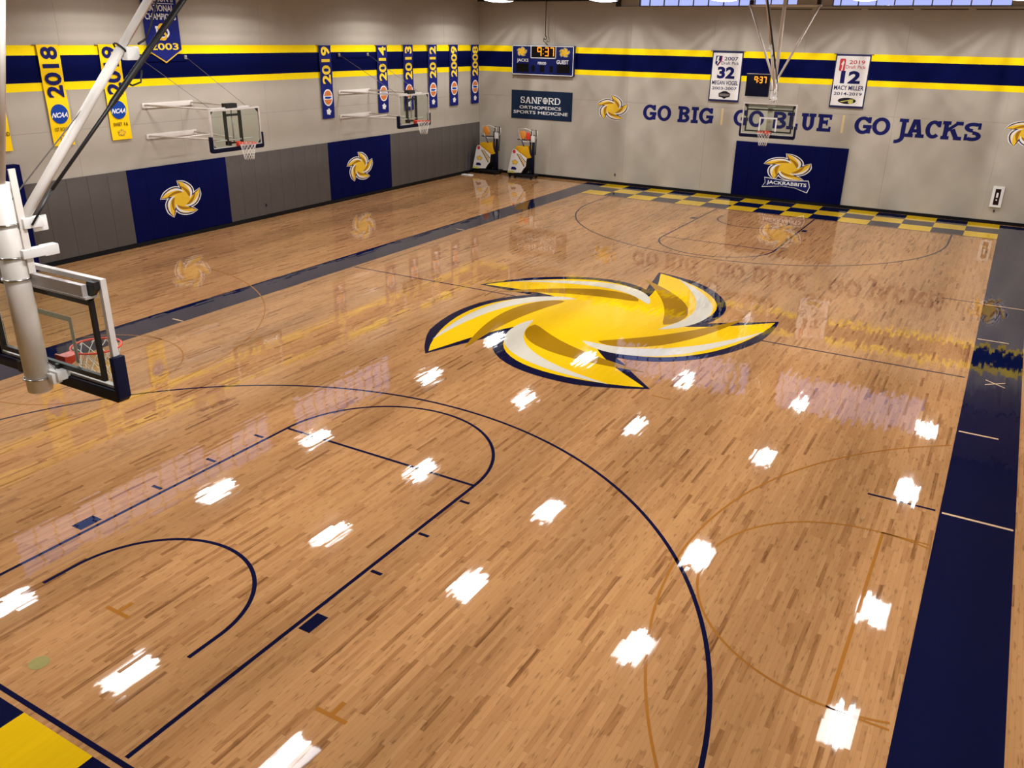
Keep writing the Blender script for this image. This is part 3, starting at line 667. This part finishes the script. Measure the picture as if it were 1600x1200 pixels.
def side_goal(yc, label):
    xb = -13.0
    tf = lambda a, d, z: (xb + d, yc + a, z)
    r = thing('wall_basketball_goal', (XL, yc, 9.3), label, 'basketball goal', 'wall mounted side goals')
    goal_parts(r, tf, square=False)
    B = lambda: MB(tf); wd = XL - xb              # wall plane in local d
    for z in (12.95, 10.15):
        build('wall_plate', B().box(-2.95, 2.95, wd, wd + .14, z - .28, z + .18), 'white_paint', r, bevel=.02)
        for s in (1, -1):
            build('boom_arm', B().tube([(s * 2.7, wd + .14, z), (s * .9 if z < 12 else s * 2.2, -1.0, z + .05), (s * .85 if z < 12 else s * 2.15, -.55, z + .05)], .085, 8), 'white_paint', r)
    build('cross_tie', B().tube([(-2.05, wd + 3.4, 10.17), (2.05, wd + 3.4, 10.17)], .07, 8), 'white_paint', r)
    build('head_frame', B().tube([(-2.3, -.6, 13.0), (2.3, -.6, 13.0)], .08, 8).tube([(-2.3, -.9, 12.9), (2.3, -.9, 12.9)], .07, 8), 'white_paint', r)
    h = B()                                      # black height adjuster behind the glass
    for a in (-.95, .82): h.box(a, a + .16, -.6, -.3, 9.8, 12.75)
    h.box(-.95, .98, -.55, -.35, 12.3, 12.5); h.box(-.95, .98, -.55, -.35, 9.85, 10.0); h.box(-.6, .6, -1.0, -.3, 13.0, 13.4); h.box(-.7, -.5, -.9, -.3, 9.7, 10.1)
    build('height_adjuster', h, 'black_metal', r)
    build('adjuster_screw', B().tube([(0, -.5, 9.9), (0, -.5, 13.0)], .06, 8), 'alu', r)
    q = B()
    for a, s in ((-2.86, 1), (2.86, -1)):
        q.prism([(a, 12.86), (a + s * .35, 12.86), (a, 12.5)], -.12, -.06, lambda u, v, d: (u, d, v)); q.prism([(a, 9.7), (a + s * .3, 9.7), (a, 10.0)], -.12, -.06, lambda u, v, d: (u, d, v))
    build('corner_plate', q, 'black_metal', r)
    build('bottom_strut', B().tube([(-2.2, -.4, 10.2), (2.2, -.4, 10.2)], .06, 8), 'white_paint', r)
    cb = build('cable_board', B().box(-2.8, 2.9, wd, wd + .12, 16.75, 17.3), 'stripe_navy', r, bevel=.02)
    for s in (1, -1):
        build('cable_anchor', B().box(s * 2.65 - .1, s * 2.65 + .1, wd + .12, wd + .3, 16.95, 17.3), 'alu', cb, bevel=.02)
        build('support_cable', B().tube([(s * 2.65, wd + .22, 17.15), (s * 2.15, -.8, 13.05)], .025, 5), 'cable_grey', r)
    return r
side_goal(47.0, 'white wall-mounted side basket nearest the camera, above the first blue pads')
side_goal(74.7, 'white wall-mounted side basket farther along, in front of blue banners')

# ------------------------------------------------------------------ far wall: scoreboard, signs, lettering, banners
r = thing('scoreboard', (-11.15, YF, 14.3), 'navy scoreboard showing 9:37 with JACKS and GUEST, on the far wall', 'scoreboard')
build('case', MB().prism(rect(-16.15, 14.32, -6.15, 18.34), .0, .5, FW), 'score_blue', r, bevel=.03)
fr = MB()
for q in (rect(-16.1, 18.2, -6.2, 18.3), rect(-16.1, 14.36, -6.2, 14.46), rect(-16.1, 14.36, -16.0, 18.3), rect(-6.3, 14.36, -6.2, 18.3)): fr.prism(q, .5, .53, FW)
build('white_border', fr, 'decal_white', r)
tm = build('clock_window', MB().prism(rect(-12.95, 16.7, -9.05, 18.22), .5, .525, FW), 'score_black', r)
fr = MB()
for q in (rect(-13.05, 16.62, -8.97, 16.72), rect(-13.05, 16.62, -12.95, 18.3), rect(-9.07, 16.62, -8.97, 18.3)): fr.prism(q, .525, .54, FW)
build('clock_border', fr, 'decal_white', tm)
dg = MB()
for ch, x0, x1 in (('9', -11.98, -11.3), ('3', -10.75, -10.15), ('7', -9.92, -9.3)): sevenseg(dg, ch, x0, x1, 16.92, 18.1, .535, FW)
for z in (17.2, 17.75): dg.flat(rect(-11.07, z, -10.97, z + .1), .535, FW)
build('clock_digits', dg, 'led_amber', tm, closed=False)
for s, bx in (('JACKS', (-15.3, 15.98, -13.4, 16.52)), ('GUEST', (-8.85, 15.93, -6.95, 16.47)), ('PERIOD', (-11.85, 15.8, -10.5, 16.15))):
    build('team_lettering', text(MB(), s, bx, .53, FW, off=.02), 'decal_white', r, closed=False)
for q in (rect(-15.4, 14.75, -13.4, 15.85), rect(-8.75, 14.75, -6.75, 15.85), rect(-11.5, 14.8, -10.8, 15.65), rect(-12.9, 14.8, -12.35, 15.65), rect(-9.95, 14.8, -9.4, 15.65)):
    build('digit_window', MB().prism(q, .5, .52, FW), 'score_black', r)
for u in (-15.3, -8.45): emblem(r, FW, (u, 16.85, u + 1.6, 18.05), .535, DECAL, shade=False, name='small_emblem')
r = thing('hoist_cable', (-10.7, YF - .6, 18.4), 'thin hoist cable with hook hanging above the scoreboard', 'cable')
build('wire', MB().tube([(-10.78, YF - .6, 29.98), (-10.72, YF - .6, 19.6)], .055, 6), 'steel_dark', r)
build('hook', MB().tube([(-10.72 + .22 * math.sin(a), YF - .6, 19.35 + .22 * math.cos(a)) for a in [i * .42 for i in range(12)]], .06, 6), 'steel_dark', r)
build('tether', MB().tube([(-10.95, YF - .6, 19.25), (-11.0, YF - .55, 18.95), (-10.7, YF - .45, 18.6), (-10.45, YF - .3, 18.42)], .045, 6), 'steel_dark', r)

r = thing('sponsor_sign', (-11.37, YF, 8.2), 'dark blue SANFORD sports medicine sign below the scoreboard', 'sign')
build('panel', MB().prism(rect(-16.38, 8.2, -6.35, 12.18), .0, .06, FW), 'sign_teal', r)
mb = MB()
for ch, x0, x1, h in (('S', -14.85, -14.1, 1), ('A', -14.05, -13.05, 1), ('N', -12.98, -12.05, 1), ('F', -11.95, -11.25, 1), ('R', -10.2, -9.3, 1), ('D', -9.2, -8.25, 1)):
    slab(mb, ch, x0, x1, 10.4, 11.3, .07, FW, .17, .1)
nm = build('name_lettering', mb, 'decal_white', r, closed=False)
gl = MB().flat(ellipse(-10.72, 10.86, .42, .44, 28), .07, FW); build('globe_mark', gl, 'decal_white', r, closed=False)
gl = MB()
for dx in (-.2, 0, .2): gl.flat(rect(-10.72 + dx - .025, 10.55, -10.72 + dx + .025, 11.17), .076, FW)
for dz in (-.2, 0, .2): gl.flat(rect(-11.05, 10.86 + dz - .02, -10.4, 10.86 + dz + .02), .078, FW)
build('globe_lines', gl, 'sign_teal', r, closed=False)
for s, bx in (('ORTHOPEDICS', (-15.0, 9.62, -8.1, 10.06)), ('SPORTS MEDICINE', (-16.0, 8.92, -7.0, 9.36))):
    build('specialty_lettering', text(MB(), s, bx, .07, FW, off=.012), 'decal_white', r, closed=False)

def slogan(word_letters, label):
    x0 = word_letters[0][1]; x1 = word_letters[-1][2]
    r = thing('slogan_lettering', ((x0 + x1) / 2, YF, 9.1), label, 'lettering', 'slogan words on the far wall')
    for ch, a, b in word_letters:
        z0 = 9.12 if ch not in 'J' else 8.85
        build('letter', slab(MB(), ch, a, b, z0, 11.18, .012, FW, .5, .4), 'decal_navy', r, closed=False)
slogan([('G', 4.52, 6.42), ('O', 6.61, 8.59), ('B', 9.53, 11.19), ('I', 11.41, 12.39), ('G', 12.48, 14.4)], 'navy slab lettering GO BIG on the far wall')
slogan([('G', 17.15, 19.0), ('O', 19.14, 21.13), ('B', 22.13, 23.95), ('L', 24.03, 25.42), ('U', 25.77, 27.53), ('E', 27.77, 29.44)], 'navy slab lettering GO BLUE behind the far glass backboard')
slogan([('G', 32.17, 34.12), ('O', 34.22, 36.27), ('J', 36.91, 38.2), ('A', 38.0, 40.1), ('C', 40.15, 41.82), ('K', 41.9, 44.1), ('S', 44.2, 46.08)], 'navy slab lettering GO JACKS at the right of the far wall')
for x in (15.6, 30.8): build('divider_bar', MB().flat(rect(x - .14, 9.1, x + .14, 11.2), .012, FW), 'decal_pale_yellow', wf, closed=False)
def wall_emblem(x0, x1, lab):
    r = thing('wall_emblem', ((x0 + x1) / 2, YF, 8.6), lab, 'emblem', 'gold emblems on the far wall')
    emblem(r, FW, (x0, 8.75, x1, 12.0), .02, DECAL)
wall_emblem(-2.35, 2.2, 'gold and navy wall emblem left of GO BIG')
wall_emblem(48.5, 53.1, 'gold and navy wall emblem cut by the right picture edge')

def draft(x0, year, num, who, span, m_, lab, badge):
    x1 = x0 + 4.0
    r = banner(x0, x1, 12.05, 18.22, 'banner_trim', lab, name='player_banner', group='white player banners on the far wall', mp=FW)
    build('white_field', MB().prism(rect(x0 + .13, 12.3, x1 - .13, 17.95), .205, .212, FW), 'banner_white', r)
    d = .218; T = lambda s, a, b, c, e, mm, off=.015: build('lettering', text(MB(), s, (x0 + a, b, x0 + c, e), d, FW, off=off), mm, r, closed=False)
    T(year, 1.62, 17.05, 3.4, 17.5, m_); T('Draft Pick', 1.28, 16.55, 3.55, 16.92, m_, .008)
    T(num, .85, 14.85, 3.15, 16.3, 'decal_navy', .045); T(who, .28, 14.1, 3.7, 14.62, 'decal_navy', .02); T(span, .35, 13.5, 3.6, 13.86, 'decal_navy')
    if badge == 'plaque':
        mb = MB().flat([(x0 + 1.3, 13.05), (x0 + 1.6, 13.2), (x0 + 1.9, 13.35), (x0 + 2.3, 13.35), (x0 + 2.6, 13.2), (x0 + 2.85, 13.05), (x0 + 2.8, 12.65), (x0 + 2.35, 12.55), (x0 + 2.1, 12.38), (x0 + 1.8, 12.55), (x0 + 1.35, 12.65)], d, FW)
        bd = build('team_badge', mb, 'print_black', r, closed=False)
        build('badge_bar', MB().flat([(x0 + 1.42, 12.76), (x0 + 2.1, 12.7), (x0 + 2.75, 12.76), (x0 + 2.72, 13.0), (x0 + 2.1, 13.05), (x0 + 1.45, 13.0)], d + .006, FW), 'cable_grey', bd, closed=False)
        build('league_mark', MB().flat([(x0 + .5, 17.6), (x0 + 1.25, 17.6), (x0 + 1.2, 17.0), (x0 + .75, 16.4), (x0 + .45, 16.65)], d, FW), 'decal_navy', r, closed=False)
        build('league_stroke', MB().flat([(x0 + .68, 17.5), (x0 + .95, 17.55), (x0 + .85, 17.0), (x0 + 1.05, 17.0), (x0 + .65, 16.5), (x0 + .78, 16.95), (x0 + .58, 16.95)], d + .006, FW), 'banner_white', r, closed=False)
        build('league_edge', MB().flat([(x0 + 1.25, 17.6), (x0 + 1.35, 17.6), (x0 + 1.3, 17.0), (x0 + .78, 16.32), (x0 + .75, 16.4), (x0 + 1.2, 17.0)], d, FW), 'print_red', r, closed=False)
    else:
        bd = build('team_badge', MB().flat(ellipse(x0 + 2.0, 12.88, 1.05, .36, 28), d, FW), 'print_black', r, closed=False)
        build('badge_ball', MB().flat(ellipse(x0 + 2.45, 12.8, .3, .26, 20), d + .005, FW), 'print_olive', bd, closed=False)
        build('badge_swash', MB().flat([(x0 + 1.1, 12.72), (x0 + 1.6, 12.86), (x0 + 2.2, 13.0), (x0 + 2.85, 13.08), (x0 + 2.6, 12.92), (x0 + 2.0, 12.84), (x0 + 1.5, 12.72)], d + .009, FW), 'print_olive', bd, closed=False)
        build('league_mark', MB().prism([(x0 + .62, 16.25), (x0 + 1.15, 16.25), (x0 + 1.2, 16.4), (x0 + 1.2, 17.5), (x0 + 1.1, 17.65), (x0 + .62, 17.65), (x0 + .52, 17.5), (x0 + .52, 16.4)], .213, d, FW), 'print_red', r)
        build('league_stroke', MB().flat([(x0 + .8, 16.3), (x0 + .95, 16.3), (x0 + .98, 16.9), (x0 + 1.06, 17.2), (x0 + .95, 17.5), (x0 + .85, 17.3), (x0 + .7, 17.0), (x0 + .84, 16.9)], d + .006, FW), 'banner_white', r, closed=False)
draft(13.58, '2007', '32', 'MEGAN VOGEL', '2003-2007', 'decal_navy', 'white player banner number 32 with navy border', 'plaque')
draft(28.86, '2019', '12', 'MACY MILLER', '2014-2019', 'print_red', 'white player banner number 12 with red heading', 'ball')

r = thing('shot_clock', (23.0, 91.2, 13.5), 'small navy clock box showing 9:37 above the far backboard', 'clock')
SC = lambda x, z, d: (x, 91.0 - d, z)
build('case', MB().prism(rect(21.72, 13.6, 24.32, 15.98), -.5, 0, SC), 'pad_edge', r, bevel=.04)
dg = MB()
for ch, x0, x1 in (('9', 22.62, 23.0), ('3', 23.22, 23.56), ('7', 23.66, 24.0)): sevenseg(dg, ch, x0, x1, 15.05, 15.75, .01, SC, t=.1)
for z in (15.22, 15.5): dg.flat(rect(23.07, z, 23.15, z + .08), .01, SC)
build('clock_digits', dg, 'led_amber', r, closed=False)
build('mounting_shelf', MB().box(22.0, 25.3, 90.7, 91.3, 13.42, 13.55), 'alu', r)
build('top_visor', MB().box(21.7, 24.34, 90.98, 91.5, 15.98, 16.03), 'alu', r)

r = thing('fire_extinguisher_cabinet', (49.1, YF, 1.95), 'white framed fire extinguisher cabinet low on the far wall', 'cabinet')
fr = MB()
for q in (rect(48.52, 4.05, 49.7, 4.32), rect(48.52, 1.95, 49.7, 2.2), rect(48.52, 2.2, 48.82, 4.05), rect(49.4, 2.2, 49.7, 4.05)): fr.prism(q, .0, .22, FW)
build('frame', fr, 'white_gloss', r)
build('door_pane', MB().prism(rect(48.82, 2.2, 49.4, 4.05), .0, .14, FW), 'cabinet_glass', r)
build('lettering_plate', MB().prism(rect(49.0, 3.05, 49.2, 3.6), .14, .15, FW), 'decal_white', r); build('latch', MB().prism(rect(49.03, 2.7, 49.17, 2.85), .14, .17, FW), 'decal_white', r)
for x, z, lab in ((.93, 1.36, 'small grey wall outlet left of the checkerboard corner'), (49.12, 1.5, 'small grey wall outlet under the fire extinguisher cabinet')):
    r = thing('wall_outlet', (x, YF, z - .15), lab, 'outlet')
    build('cover', MB().prism(rect(x - .12, z - .18, x + .12, z + .18), .0, .04, FW), 'cable_grey', r, bevel=.01); build('socket', MB().prism(rect(x - .06, z - .1, x + .06, z + .1), .04, .05, FW), 'rubber', r)
r = thing('wall_outlet', (XL, 58.3, 1.4), 'small dark outlet on the grey pads between the blue sections', 'outlet')
build('cover', MB().prism(rect(58.2, 1.3, 58.4, 1.65), .17, .2, LW), 'rubber', r, bevel=.01); build('socket', MB().prism(rect(58.26, 1.4, 58.34, 1.55), .2, .21, LW), 'base_black', r)

# ------------------------------------------------------------------ shooting machines and mop
def machine(x, y, lab, ball):
    r = thing('basketball_shooting_machine', (x, y, 0), lab, 'shooting machine', 'shooting machines by the far wall')
    tf = lambda a, b, c: (x + a, y + b, c)
    B = lambda: MB(tf); SP = lambda u, v, d: (u, -d, v)
    build('base_platform', B().box(-2.2, 1.9, -1.0, 1.0, .38, .68), 'machine_black', r, bevel=.04)
    for a in (-2.0, 1.6):
        for b in (-.8, .8):
            build('caster', B().tube([(a - .08, b, .19), (a + .08, b, .19)], .19, 12).box(a - .05, a + .05, b - .05, b + .05, .3, .42), 'rubber', r)
    poly = [(-2.25, .75), (.05, .9), (.45, 1.5), (.8, 1.85), (.95, 3.05), (-.6, 3.95), (-.95, 4.2), (-1.35, 4.2), (-1.55, 3.85)]
    pn = build('side_panel', B().prism(poly, 1.0, 1.06, SP), 'machine_white', r)
    build('red_disc', B().flat(ellipse(-1.15, 3.85, .26, .26, 20), 1.07, SP), 'print_red', pn, closed=False)
    for k, m_ in ((0, 'print_black'), (.22, 'machine_yellow'), (.5, 'machine_yellow'), (.85, 'print_black')):
        build('slash_stripe', B().flat([(-.75 + k * .55, 3.6 - k * .05), (-.66 + k * .55, 3.6 - k * .05), (.62 + k * .3, 1.85 + k * .75), (.5 + k * .3, 1.8 + k * .75)], 1.07, SP), m_, pn, closed=False)
    emblem(pn, lambda u, v, d: tf(*SP(u, v, d)), (-1.5, 2.0, -.5, 2.7), 1.075, DECAL, white=False, shade=False, name='small_emblem')
    build('badge_lettering', B().flat([(-1.7, 1.25), (-.8, 1.25), (-.7, 1.45), (-.95, 1.65), (-1.5, 1.65)], 1.07, SP), 'decal_navy', pn, closed=False)
    build('yellow_sticker', B().flat(rect(-2.15, .77, -1.15, 1.05), 1.072, SP), 'print_olive', pn, closed=False)
    build('rear_panel', B().prism(poly, -1.06, -1.0, SP), 'machine_black', r)
    build('hopper_body', B().prism([(-2.1, .72), (.1, .72), (.8, 1.85), (.9, 3.0), (-.7, 3.9), (-1.4, 3.9)], -1.0, 1.0, SP), 'machine_black', r)
    build('ball_ramp', B().prism([(-1.2, 4.15), (-.9, 4.62), (.8, 4.62), (1.35, 3.1), (.95, 2.95), (-.6, 3.9)], -.9, .9, SP), 'machine_yellow', r, bevel=.05)
    for a in (1.15, 1.75):
        build('lift_column', B().tube([(a, -.35, .68), (a, -.35, 6.3)], .13, 10), 'machine_black', r)
    build('folded_net', B().tube([(1.45, -.1, .72), (1.4, -.1, 2.5), (1.5, -.1, 4.2), (1.45, -.1, 5.9)], [.22, .28, .24, .1], 8), 'machine_navy', r)
    build('top_hoop_frame', B().tube([(1.25, -.3, 6.1), (1.25, -.3, 7.0), (2.0, -.3, 7.0), (2.0, -.2, 5.6), (1.9, -.2, 3.5)], .07, 8), 'machine_black', r)
    build('gas_strut', B().tube([(.95, -.7, 3.0), (-.15, -.7, 5.55)], .07, 8), 'machine_navy', r)
    build('cross_bar', B().tube([(-.9, -.55, 5.55), (1.3, -.4, 5.55)], .07, 8), 'machine_black', r)
    build('net_frame', B().tube([(-.85, -.5, 7.0), (-.4, -.55, 5.6), (.1, -.55, 5.3), (1.3, -.4, 5.4), (1.5, -.35, 6.8), (.4, -.5, 7.15)], .045, 6, closed=True).tube([(2.2, -.3, 6.9), (2.25, -.3, 6.2), (1.8, -.3, 5.6)], .04, 6), 'white_paint', r)
    if ball == 1:
        build('ball_net_pocket', B().prism([(-.6, 6.9), (.1, 7.0), (.45, 6.2), (.2, 5.6), (-.3, 5.75), (-.7, 6.3)], .35, .6, SP), 'ball_orange', r, bevel=.08)
    else:
        build('ball_net_pocket', B().prism([(-.6, 6.75), (.3, 6.8), (.5, 6.0), (.2, 5.6), (-.4, 5.7)], .35, .6, SP), 'ball_orange', r, bevel=.08)
        build('red_pocket', B().prism([(.6, 6.65), (1.15, 6.6), (1.2, 5.7), (.75, 5.5), (.5, 5.8)], .45, .65, SP), 'pulley_red', r, bevel=.08)
    build('control_panel', B().box(1.3, 1.9, -.55, -.4, 5.3, 6.2), 'machine_white', r, bevel=.03)
    return r
machine(-19.1, 101.6, 'shooting machine in the corner, half behind the grey pads', 1)
machine(-12.5, 100.9, 'shooting machine with red pocket, below the sponsor sign', 2)
r = thing('dust_mop', (-20.9, 98.4, 0), 'small floor mop leaning on grey pads in the corner', 'mop')
build('mop_head', MB().box(-21.7, -20.0, 97.9, 98.7, 0.01, .12), 'decal_white', r, bevel=.03)
build('handle', MB().tube([(-20.8, 98.3, .12), (-21.65, 99.9, 3.2)], .04, 8), 'machine_navy', r)

# ------------------------------------------------------------------ ceiling lights
ORDN = ('first', 'second', 'third', 'fourth', 'fifth', 'added sixth')
def fixture_proto(x, y):
    r = thing('high_bay_light', (x, y, 23.6), 'light', 'ceiling light', 'high bay ceiling lights')
    build('housing', MB().box(x - 1.15, x + 1.15, y - 2.05, y + 2.05, 23.78, 24.2), 'fixture_white', r, bevel=.05)
    mb = MB(); n = 8; vv = []; ff = []          # shallow bowed lens
    for i in range(n + 1):
        for j in range(n + 1):
            u, v = i / n * 2 - 1, j / n * 2 - 1
            vv.append((x + u * 1.08, y + v * 1.95, 23.78 - .17 * (1 - u ** 4) * (1 - v ** 4)))
    for i in range(n):
        for j in range(n): q = i * (n + 1) + j; ff.append((q, q + 1, q + n + 2, q + n + 1))
    mb.add(vv, ff, True); build('lens', mb, 'lamp_lens', r, closed=False)
    cb = MB()
    for sx in (-.9, .9):
        for sy in (-1.7, 1.7): cb.tube([(x + sx, y + sy, 24.15), (x + sx, y + sy, 29.99)], .02, 4)
    build('suspension_cable', cb, 'cable_grey', r)
    return r
ld = bpy.data.lights.new('reflector_light', 'AREA'); ld.shape = 'RECTANGLE'; ld.size = 1.0 * F; ld.size_y = 3.7 * F
ld.energy = LAMP_POWER; ld.color = (0.98, 0.98, 1.0)
ld.use_nodes = True                              # photometric web of the lamp: a wide batwing, cut off near the horizontal, with the fans of its tube reflectors
nt = ld.node_tree; em_ = nt.nodes['Emission']; ge = nt.nodes.new('ShaderNodeNewGeometry'); sx = nt.nodes.new('ShaderNodeSeparateXYZ')
nt.links.new(ge.outputs['Incoming'], sx.inputs[0])
ab = nt.nodes.new('ShaderNodeMath'); ab.operation = 'ABSOLUTE'; nt.links.new(sx.outputs[2], ab.inputs[0])
web = nt.nodes.new('ShaderNodeValToRGB'); el = web.color_ramp.elements; web.color_ramp.interpolation = 'EASE'
while len(el) > 1: el.remove(el[0])
el[0].position = 0.12; el[0].color = (.015, .015, .015, 1)
for p_, c_ in ((.24, .18), (.34, .62), (.46, .80), (.60, .58), (.80, .42), (1.0, .38)):
    e = el.new(p_); e.color = (c_, c_, c_, 1)
nt.links.new(ab.outputs[0], web.inputs[0])
an = nt.nodes.new('ShaderNodeMath'); an.operation = 'ARCTAN2'; nt.links.new(sx.outputs[0], an.inputs[0]); nt.links.new(ab.outputs[0], an.inputs[1])
nz = nt.nodes.new('ShaderNodeTexNoise'); nz.noise_dimensions = '1D'; nz.inputs['Scale'].default_value = 5.0; nz.inputs['Detail'].default_value = 2.0; nt.links.new(an.outputs[0], nz.inputs['W'])
mr = nt.nodes.new('ShaderNodeMapRange'); mr.inputs[1].default_value = .3; mr.inputs[2].default_value = .7; mr.inputs[3].default_value = 0.7; mr.inputs[4].default_value = 3.75
nt.links.new(nz.outputs['Fac'], mr.inputs[0])
ml = nt.nodes.new('ShaderNodeMath'); ml.operation = 'MULTIPLY'; nt.links.new(mr.outputs[0], ml.inputs[0]); nt.links.new(web.outputs[0], ml.inputs[1])
ay = nt.nodes.new('ShaderNodeMath'); ay.operation = 'ABSOLUTE'; nt.links.new(sx.outputs[1], ay.inputs[0])      # tubes run along the court: less light off their ends
my = nt.nodes.new('ShaderNodeMapRange'); my.inputs[3].default_value = 1.16; my.inputs[4].default_value = 0.6; nt.links.new(ay.outputs[0], my.inputs[0])
m2 = nt.nodes.new('ShaderNodeMath'); m2.operation = 'MULTIPLY'; nt.links.new(ml.outputs[0], m2.inputs[0]); nt.links.new(my.outputs[0], m2.inputs[1]); ml = m2
nt.links.new(ml.outputs[0], em_.inputs['Strength'])
LX = (-13.2, 1.9, 17.05, 32.4, 47.4, 62.6); LY = (94.3, 76.8, 54.1, 39.6, 17.9, 2.5)  # last column and last row are unseen extras, added for their light
proto = None
for j, y in enumerate(LY):
    for i, x in enumerate(LX):
        lab = 'bright ceiling light, %s from the left wall in the %s row from the far wall' % (ORDN[i], ORDN[j])
        if proto is None:
            r = proto = fixture_proto(x, y)
        else:
            r = proto.copy(); COL.objects.link(r); r.location = Vector((x, y, 23.6)) * F
            for ch in KIDS:
                c = ch.copy(); COL.objects.link(c); c.parent = r
        if j == 0 and i == 0: KIDS = list(proto.children)
        r['label'] = lab
        lo = bpy.data.objects.new('reflector_light', ld); COL.objects.link(lo); lo.parent = r; lo.location = (0, 0, -.03 * F)
bpy.context.view_layer.update()
